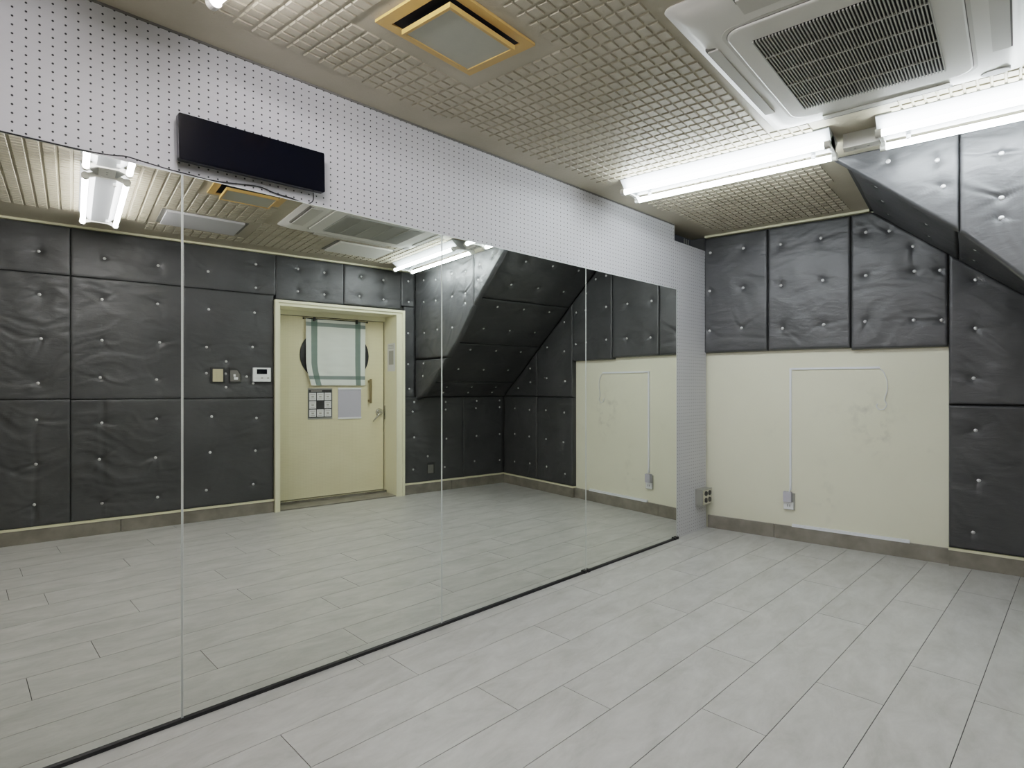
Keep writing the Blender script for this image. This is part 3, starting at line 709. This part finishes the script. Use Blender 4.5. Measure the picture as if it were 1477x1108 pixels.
finish('sensor_oval', bm, M['hatch'], root)

# ------------------------------------------------------------------ timber vents, hatches, ring
def vent(y0, y1, label):
    xc = 1.53
    root = empty('ceiling_vent', (xc, (y0 + y1) / 2, H)); tag(root, label, 'vent', 'wooden ceiling vents')
    x0, x1 = 1.295, 1.765
    bm = bmesh.new(); w = .044
    for a in ((x0, x1, y0, y0 + w * .8), (x0, x1, y1 - w * .8, y1), (x0, x0 + w, y0 + w * .8, y1 - w * .8), (x1 - w, x1, y0 + w * .8, y1 - w * .8)): sbox(bm, a[0], a[1], a[2], a[3], H - .011, H - .0005, xc=xc)
    finish('frame', bm, M['wood'], root)
    bm = bmesh.new(); sbox(bm, x0 + w, x1 - w, y0 + w * .8, y1 - w * .8, H - .004, H - .001, xc=xc); finish('opening', bm, M['dark'], root)
    px0, px1, py0, py1 = 1.362, 1.69, y0 + .035, y1 - .062
    bm = bmesh.new(); t = .011
    for a in ((px0, px1, py0, py0 + t), (px0, px1, py1 - t, py1), (px0, px0 + t, py0 + t, py1 - t), (px1 - t, px1, py0 + t, py1 - t)): sbox(bm, a[0], a[1], a[2], a[3], 2.515, 2.533, xc=xc)
    rim = finish('panel_rim', bm, M['wood'], root)
    bm = bmesh.new(); sbox(bm, px0 + t, px1 - t, py0 + t, py1 - t, 2.519, 2.53, xc=xc); finish('panel', bm, M['board'], root)
    bm = bmesh.new()
    for a, b in ((px0 + .05, py0 + .05), (px1 - .05, py0 + .05), (px0 + .05, py1 - .05), (px1 - .05, py1 - .05)): sbox(bm, a - .006, a + .006, b - .006, b + .006, 2.53, H - .003, xc=xc)
    finish('hanger', bm, M['blackmat'], root)
vent(1.303, 1.643, 'honey-coloured wooden ceiling vent with a hanging grey panel, near the pegboard wall')
vent(.38, .72, 'honey-coloured wooden ceiling vent seen only in the second mirror pane')
def hatch(x0, x1, y0, y1, label, mat):
    root = empty('ceiling_hatch', ((x0 + x1) / 2, (y0 + y1) / 2, H)); tag(root, label, 'hatch', 'ceiling hatches')
    xc = (x0 + x1) / 2
    bm = bmesh.new(); sbox(bm, x0 - .03, x1 + .03, y0, y1, H - .006, H - .0005, xc=xc); finish('recess', bm, M['groove'], root)
    bm = bmesh.new(); sbox(bm, x0, x1, y0 - .002, y1 + .002, H - .02, H - .004, xc=xc); finish('board', bm, mat, root, bevel=.001)
hatch(1.13, 1.675, -.635, -.225, 'smooth pale grey ceiling hatch between the left switches and the wooden vent', M['hatch'])
hatch(2.49, 3.02, -.735, -.335, 'cream ceiling hatch behind the air conditioner above the door, reflected in the second pane', M['acwhite'])

# ------------------------------------------------------------------ far wall fittings
def surf(y, z, d=0): return Vector((FX - d, y, z))
root = empty('cable_raceway', surf(1.112, .40))
bm = bmesh.new(); box(bm, FX - .012, FX, 1.104, 1.119, .40, 1.392); finish('vertical_run', bm, M['cable'], root, bevel=.003)
bm = bmesh.new(); box(bm, FX - .012, FX, .500, 1.1035, 1.378, 1.393); finish('horizontal_run', bm, M['cable'], root, bevel=.003)
tag(root, 'white cable raceway rising from the socket and turning right across the cream panel', 'raceway')
bm = bmesh.new(); box(bm, FX - .02, FX, .315, 1.098, .1095, .130); box(bm, FX - .026, FX, .315, 1.098, .1095, .114)
tag(finish('cable_raceway', bm, M['cable'], bevel=.003), 'low white cable raceway lying on top of the stone skirting', 'raceway')
bm = bmesh.new()
tube(bm, spline([surf(y, z, d) for y, z, d in ((.505, 1.386, .006), (.475, 1.35, .012), (.455, 1.29, .014), (.452, 1.22, .01), (.468, 1.15, .012), (.455, 1.11, .015), (.475, 1.075, .014), (.505, 1.075, .012), (.52, 1.10, .01), (.512, 1.115, .006))], 6), .0028, 8)
tag(finish('loose_wire', bm, M['cable'], smooth=True), 'thin white wire curling loose from the end of the raceway', 'wire')
root = empty('wall_socket', surf(1.12, .26)); tag(root, 'white wall socket with a plugged-in adapter on the cream wall panel', 'socket')
bm = bmesh.new(); box(bm, FX - .012, FX, 1.078, 1.162, .242, .378); finish('back_plate', bm, M['gray'], root, bevel=.002)
bm = bmesh.new(); box(bm, FX - .022, FX - .012, 1.088, 1.160, .247, .305); sp = finish('socket_plate', bm, M['white'], root, bevel=.004)
bm = bmesh.new(); box(bm, FX - .050, FX - .012, 1.098, 1.158, .310, .390); ad = finish('adapter', bm, M['lilac'], root, bevel=.004)
bm = bmesh.new(); tube(bm, [surf(1.118, .385, .03), surf(1.113, .41, .02), surf(1.112, .44, .008)], .004, 8); finish('plug_lead', bm, M['cable'], ad)
bm = bmesh.new(); 
for yy in (1.112, 1.128): box(bm, FX - .0225, FX - .0215, yy, yy + .004, .268, .288)
finish('slot', bm, M['ink'], sp)
# metal outlet box on the pegboard strip
root = empty('outlet_box', mw(4.63, -.012, .23)); tag(root, 'grey metal box with four round outlets low on the pegboard strip', 'outlet box')
bm = bmesh.new(); mbox(bm, 4.555, 4.725, -.012, .055, .228, .362); finish('housing', bm, M['gray'], root, bevel=.004)
bm = bmesh.new(); mbox(bm, 4.562, 4.718, .055, .058, .235, .355); finish('face_plate', bm, M['chrome'], root, bevel=.001)
for u in (4.615, 4.68):
    for z in (.268, .325):
        bm = bmesh.new(); disc(bm, mw(u, .0575, z), VDIR, .021, .005, 20); finish('outlet', bm, M['ink'], root)
bm = bmesh.new(); mbox(bm, 4.725, 4.742, .0, .03, .28, .325); finish('side_knob', bm, M['ink'], root, bevel=.003)

# ------------------------------------------------------------------ door
dr = empty('door_1', ((OX0 + OX1) / 2, DY - .3, 0)); dr['kind'] = 'structure'
DP = DY - .3
bm = bmesh.new()   # casing and deep jambs
cz = 2.10
box(bm, 2.155, 2.185, WALLY, DY + .035, 0, cz - .026); box(bm, 2.185, OX0, WALLY, DY + .02, 0, OZ)
box(bm, 3.53, 3.562, WALLY, DY + .035, 0, cz - .026); box(bm, OX1, 3.53, WALLY, DY + .02, 0, OZ)
box(bm, 2.155, 3.562, WALLY, DY + .035, cz - .026, cz); box(bm, 2.185, 3.53, WALLY, DY + .02, OZ, cz - .026)
box(bm, OX0 - .02, OX0, DP - .04, WALLY, 0, OZ); box(bm, OX1, OX1 + .02, DP - .04, WALLY, 0, OZ); box(bm, OX0 - .02, OX1 + .02, DP - .04, WALLY, OZ, OZ + .02)
finish('door_frame', bm, M['frame'], dr)
bm = bmesh.new(); box(bm, OX0, OX1, DP + .0, DP + .02, 1.995, OZ); finish('head_stop', bm, M['frame'], dr)
bm = bmesh.new(); box(bm, OX0, OX1 - .014, DP - .04, DP, .045, 1.99); leaf = finish('door_leaf', bm, M['door'], dr, bevel=.002)
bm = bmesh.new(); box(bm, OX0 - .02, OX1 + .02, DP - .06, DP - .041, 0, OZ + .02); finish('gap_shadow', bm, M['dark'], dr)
bm = bmesh.new(); box(bm, OX0, OX1, DP - .05, DP + .06, .001, .036); box(bm, OX0, OX1, DP - .05, DY + .0, .0005, .012); finish('threshold', bm, M['base'], dr)
bm = bmesh.new(); box(bm, OX0, OX1, DP - .01, DP + .065, .036, .040); finish('metal_strip', bm, M['chrome'], dr)
bm = bmesh.new(); loft(bm, [[(2.88 + .386 * math.cos(k * math.pi / 36), yy, 1.583 + .323 * math.sin(k * math.pi / 36)) for k in range(72)] for yy in (DP + .0005, DP + .012)]); wd = finish('round_window', bm, M['blackmat'], leaf, bevel=.003)
bm = bmesh.new()
for z in (1.075, 1.30): box(bm, 3.262, 3.292, DP, DP + .045, z - .013, z + .013)
tube(bm, [(3.277, DP + .045, 1.05), (3.277, DP + .045, 1.325)], .0135, 14)
finish('pull_handle', bm, M['brass'], leaf)
bm = bmesh.new(); disc(bm, (3.398, DP, .945), (0, 1, 0), .042, .012, 32); disc(bm, (3.398, DP + .012, .945), (0, 1, 0), .026, .04, 24)
lk = finish('lever_rose', bm, M['chrome'], leaf, bevel=.003)
bm = bmesh.new(); tube(bm, [(3.398, DP + .05, .945), (3.36, DP + .055, .905), (3.302, DP + .055, .84)], [.010, .009, .006], 12); finish('lever', bm, M['chrome'], leaf, smooth=True)
bm = bmesh.new(); box(bm, OX1 - .006, OX1 - .0005, DP - .0, DP + .03, .86, 1.02); finish('strike_plate', bm, M['chrome'], dr)
# curtain on the door window
root = empty('door_curtain', (2.88, DP + .02, 1.25)); tag(root, 'pale cloth curtain with green border stripes hung over the round door window', 'curtain')
bm = bmesh.new(); uvl = bm.loops.layers.uv.new('UVMap'); NX, NZ = 60, 70; gr = []
for i in range(NX + 1):
    row = []
    for j in range(NZ + 1):
        a, b = i / NX, j / NZ
        xl = 2.55 + .058 * max(0, 1 - b / .35) ** 1.5; xr = 3.222 - .004 * (1 - b)
        x = xl + (xr - xl) * a
        y = DP + .024 + .004 * math.sin(a * 17 + b * 2) * (.4 + .6 * (1 - b)) + .003 * noise.noise(Vector((a * 5, b * 16, 2))) + (.012 * max(0, .15 - a) / .15) * (1 - b)
        row.append(bm.verts.new((x, y, 1.252 + b * (1.975 - 1.252))))
    gr.append(row)
for i in range(NX):
    for j in range(NZ):
        f = bm.faces.new((gr[i][j], gr[i + 1][j], gr[i + 1][j + 1], gr[i][j + 1]))
        for l, (ii, jj) in zip(f.loops, ((i, j), (i + 1, j), (i + 1, j + 1), (i, j + 1))): l[uvl].uv = (ii / NX, jj / NZ)
finish('cloth', bm, M['cloth'], root, smooth=True)
bm = bmesh.new(); tube(bm, [(2.525, DP + .022, 1.972), (3.242, DP + .022, 1.972)], .005, 10)
for x in (2.525, 3.242): disc(bm, (x - .004, DP + .022, 1.972), (1, 0, 0), .011, .01, 14)
rod = finish('rod', bm, M['blackmat'], root)
for x in (2.64, 3.115):
    bm = bmesh.new(); box(bm, x - .012, x + .012, DP + .024, DP + .036, 1.945, 1.985); finish('clip', bm, M['blackmat'], rod)
# notices
root = empty('notice_sheet', (2.71, DP + .004, .885)); tag(root, 'framed black notice with a grid of eight white squares on the door', 'notice')
bm = bmesh.new(); box(bm, 2.578, 2.845, DP + .0005, DP + .006, .885, 1.222); finish('backing', bm, M['gray'], root)
bm = bmesh.new(); box(bm, 2.584, 2.838, DP + .006, DP + .0075, .902, 1.208); finish('black_sheet', bm, M['ink'], root)
bm = bmesh.new(); bi = bmesh.new()
for r in range(3):
    for c in range(3):
        if r == 1 and c == 1: continue
        x0 = 2.592 + c * .0825; z0 = .912 + r * .090
        box(bm, x0, x0 + .073, DP + .0075, DP + .0082, z0, z0 + .080)
        for k, (w, hh) in enumerate(((.05, .006), (.028, .016), (.044, .006))):
            zz = z0 + .062 - k * .024; box(bi, x0 + .0365 - w / 2, x0 + .0365 + w / 2, DP + .0082, DP + .0086, zz - hh / 2, zz + hh / 2)
box(bi, 2.61, 2.73, DP + .0075, DP + .008, 1.188, 1.196)
finish('white_square', bm, M['paper'], root); finish('print', bi, M['faint'], root)
root = empty('notice_board', (3.045, DP + .004, .88)); tag(root, 'blank pale lilac notice holder on the door, right of the black notice', 'notice')
bm = bmesh.new(); box(bm, 2.91, 3.177, DP + .0005, DP + .006, .893, 1.212); finish('sheet', bm, M['lilac'], root)
for z in (.878, 1.208):
    bm = bmesh.new(); box(bm, 2.908, 3.179, DP + .0005, DP + .012, z, z + .018); finish('clamp_bar', bm, M['white'], root, bevel=.003)
root = empty('paper_notice', (OX1, DP + .2, 1.41)); tag(root, 'narrow white paper notice taped inside the right jamb of the door recess', 'notice')
bm = bmesh.new(); box(bm, OX1 - .002, OX1 - .0002, -1.40, -1.205, 1.415, 1.733); finish('paper', bm, M['paper'], root)
bm = bmesh.new(); box(bm, OX1 - .0028, OX1 - .002, -1.365, -1.245, 1.49, 1.65)
for k in range(3): box(bm, OX1 - .0028, OX1 - .002, -1.375, -1.235, 1.675 + k * .016, 1.681 + k * .016)
finish('print', bm, M['faint'], root)
# switches and control panel, sitting on the padding
PF = DY + .004
root = empty('light_switch', (1.65, PF, 1.285)); tag(root, 'beige rocker light switch in a dark cut-out of the padding', 'switch')
bm = bmesh.new(); box(bm, 1.588, 1.708, WALLY, PF + .001, 1.275, 1.42); finish('surround', bm, M['ink'], root)
bm = bmesh.new(); box(bm, 1.606, 1.692, PF, PF + .010, 1.288, 1.406); finish('plate', bm, M['beige'], root, bevel=.003)
bm = bmesh.new()
for z in (1.31, 1.337, 1.364): box(bm, 1.632, 1.666, PF + .010, PF + .014, z, z + .02)
finish('rocker', bm, M['beige'], root, bevel=.002)
root = empty('wall_outlet', (1.795, PF, 1.286)); tag(root, 'dark wall outlet with white insert, between the light switch and control panel', 'outlet')
bm = bmesh.new(); o = [(1.745, 1.275), (1.85, 1.275), (1.85, 1.36), (1.825, 1.405), (1.79, 1.42), (1.745, 1.42)]
loft(bm, [[(x, WALLY, z) for x, z in o], [(x, PF + .001, z) for x, z in o]]); finish('surround', bm, M['ink'], root)
bm = bmesh.new(); o = [(1.755, 1.29), (1.836, 1.29), (1.836, 1.36), (1.815, 1.395), (1.755, 1.395)]
loft(bm, [[(x, PF, z) for x, z in o], [(x, PF + .006, z) for x, z in o]]); finish('plate', bm, M['groove'], root)
bm = bmesh.new(); box(bm, 1.782, 1.800, PF + .006, PF + .012, 1.335, 1.358); box(bm, 1.786, 1.82, PF + .006, PF + .012, 1.308, 1.330); finish('insert', bm, M['white'], root, bevel=.003)
bm = bmesh.new(); box(bm, 1.838, 1.843, PF, PF + .007, 1.29, 1.36); finish('metal_edge', bm, M['chrome'], root)
root = empty('control_panel', (2.03, PF, 1.29)); tag(root, 'white control panel with a dark display, on the padding beside the door', 'control panel')
bm = bmesh.new(); box(bm, 1.953, 2.114, WALLY + .03, PF + .022, 1.29, 1.424); finish('housing', bm, M['white'], root, bevel=.004)
bm = bmesh.new(); box(bm, 1.986, 2.08, PF + .022, PF + .0235, 1.362, 1.41); finish('display', bm, M['black'], root)
bm = bmesh.new(); box(bm, 1.965, 2.102, PF + .022, PF + .0228, 1.3235, 1.3255)
for x in (2.025, 2.08): box(bm, x, x + .018, PF + .022, PF + .0235, 1.318, 1.331)
finish('button_row', bm, M['faint'], root)
root = empty('pad_socket', (3.915, PF, .215)); tag(root, 'small grey socket in a black cut-out low on the padding right of the door', 'socket')
bm = bmesh.new(); box(bm, 3.868, 3.962, WALLY, PF, .215, .348); finish('surround', bm, M['ink'], root)
bm = bmesh.new(); box(bm, 3.872, 3.945, PF - .004, PF + .004, .222, .32); finish('plate', bm, M['groove'], root, bevel=.004)

# ------------------------------------------------------------------ world, camera, look
w = bpy.data.worlds.new('room_world'); SC.world = w; w.use_nodes = True
w.node_tree.nodes['Background'].inputs[0].default_value = (.5, .52, .55, 1); w.node_tree.nodes['Background'].inputs[1].default_value = .1
cam = bpy.data.cameras.new('camera'); co = bpy.data.objects.new('camera', cam); COL.objects.link(co)
cam.sensor_width = 36; cam.lens = 36 * 822.66 / 1477; cam.shift_y = 2.38 / 1477; cam.clip_start = .02
co.location = (0, 0, 1.25)
co.rotation_euler = (math.radians(90), 0, math.radians(38.4795 - 90))
SC.camera = co
SC.view_settings.view_transform = 'Filmic'
SC.view_settings.look = 'Medium High Contrast'
SC.view_settings.exposure = .85
SC.cycles.max_bounces = 10; SC.cycles.diffuse_bounces = 5; SC.cycles.glossy_bounces = 5
SC.cycles.sample_clamp_indirect = 4
SC.cycles.use_denoising = True
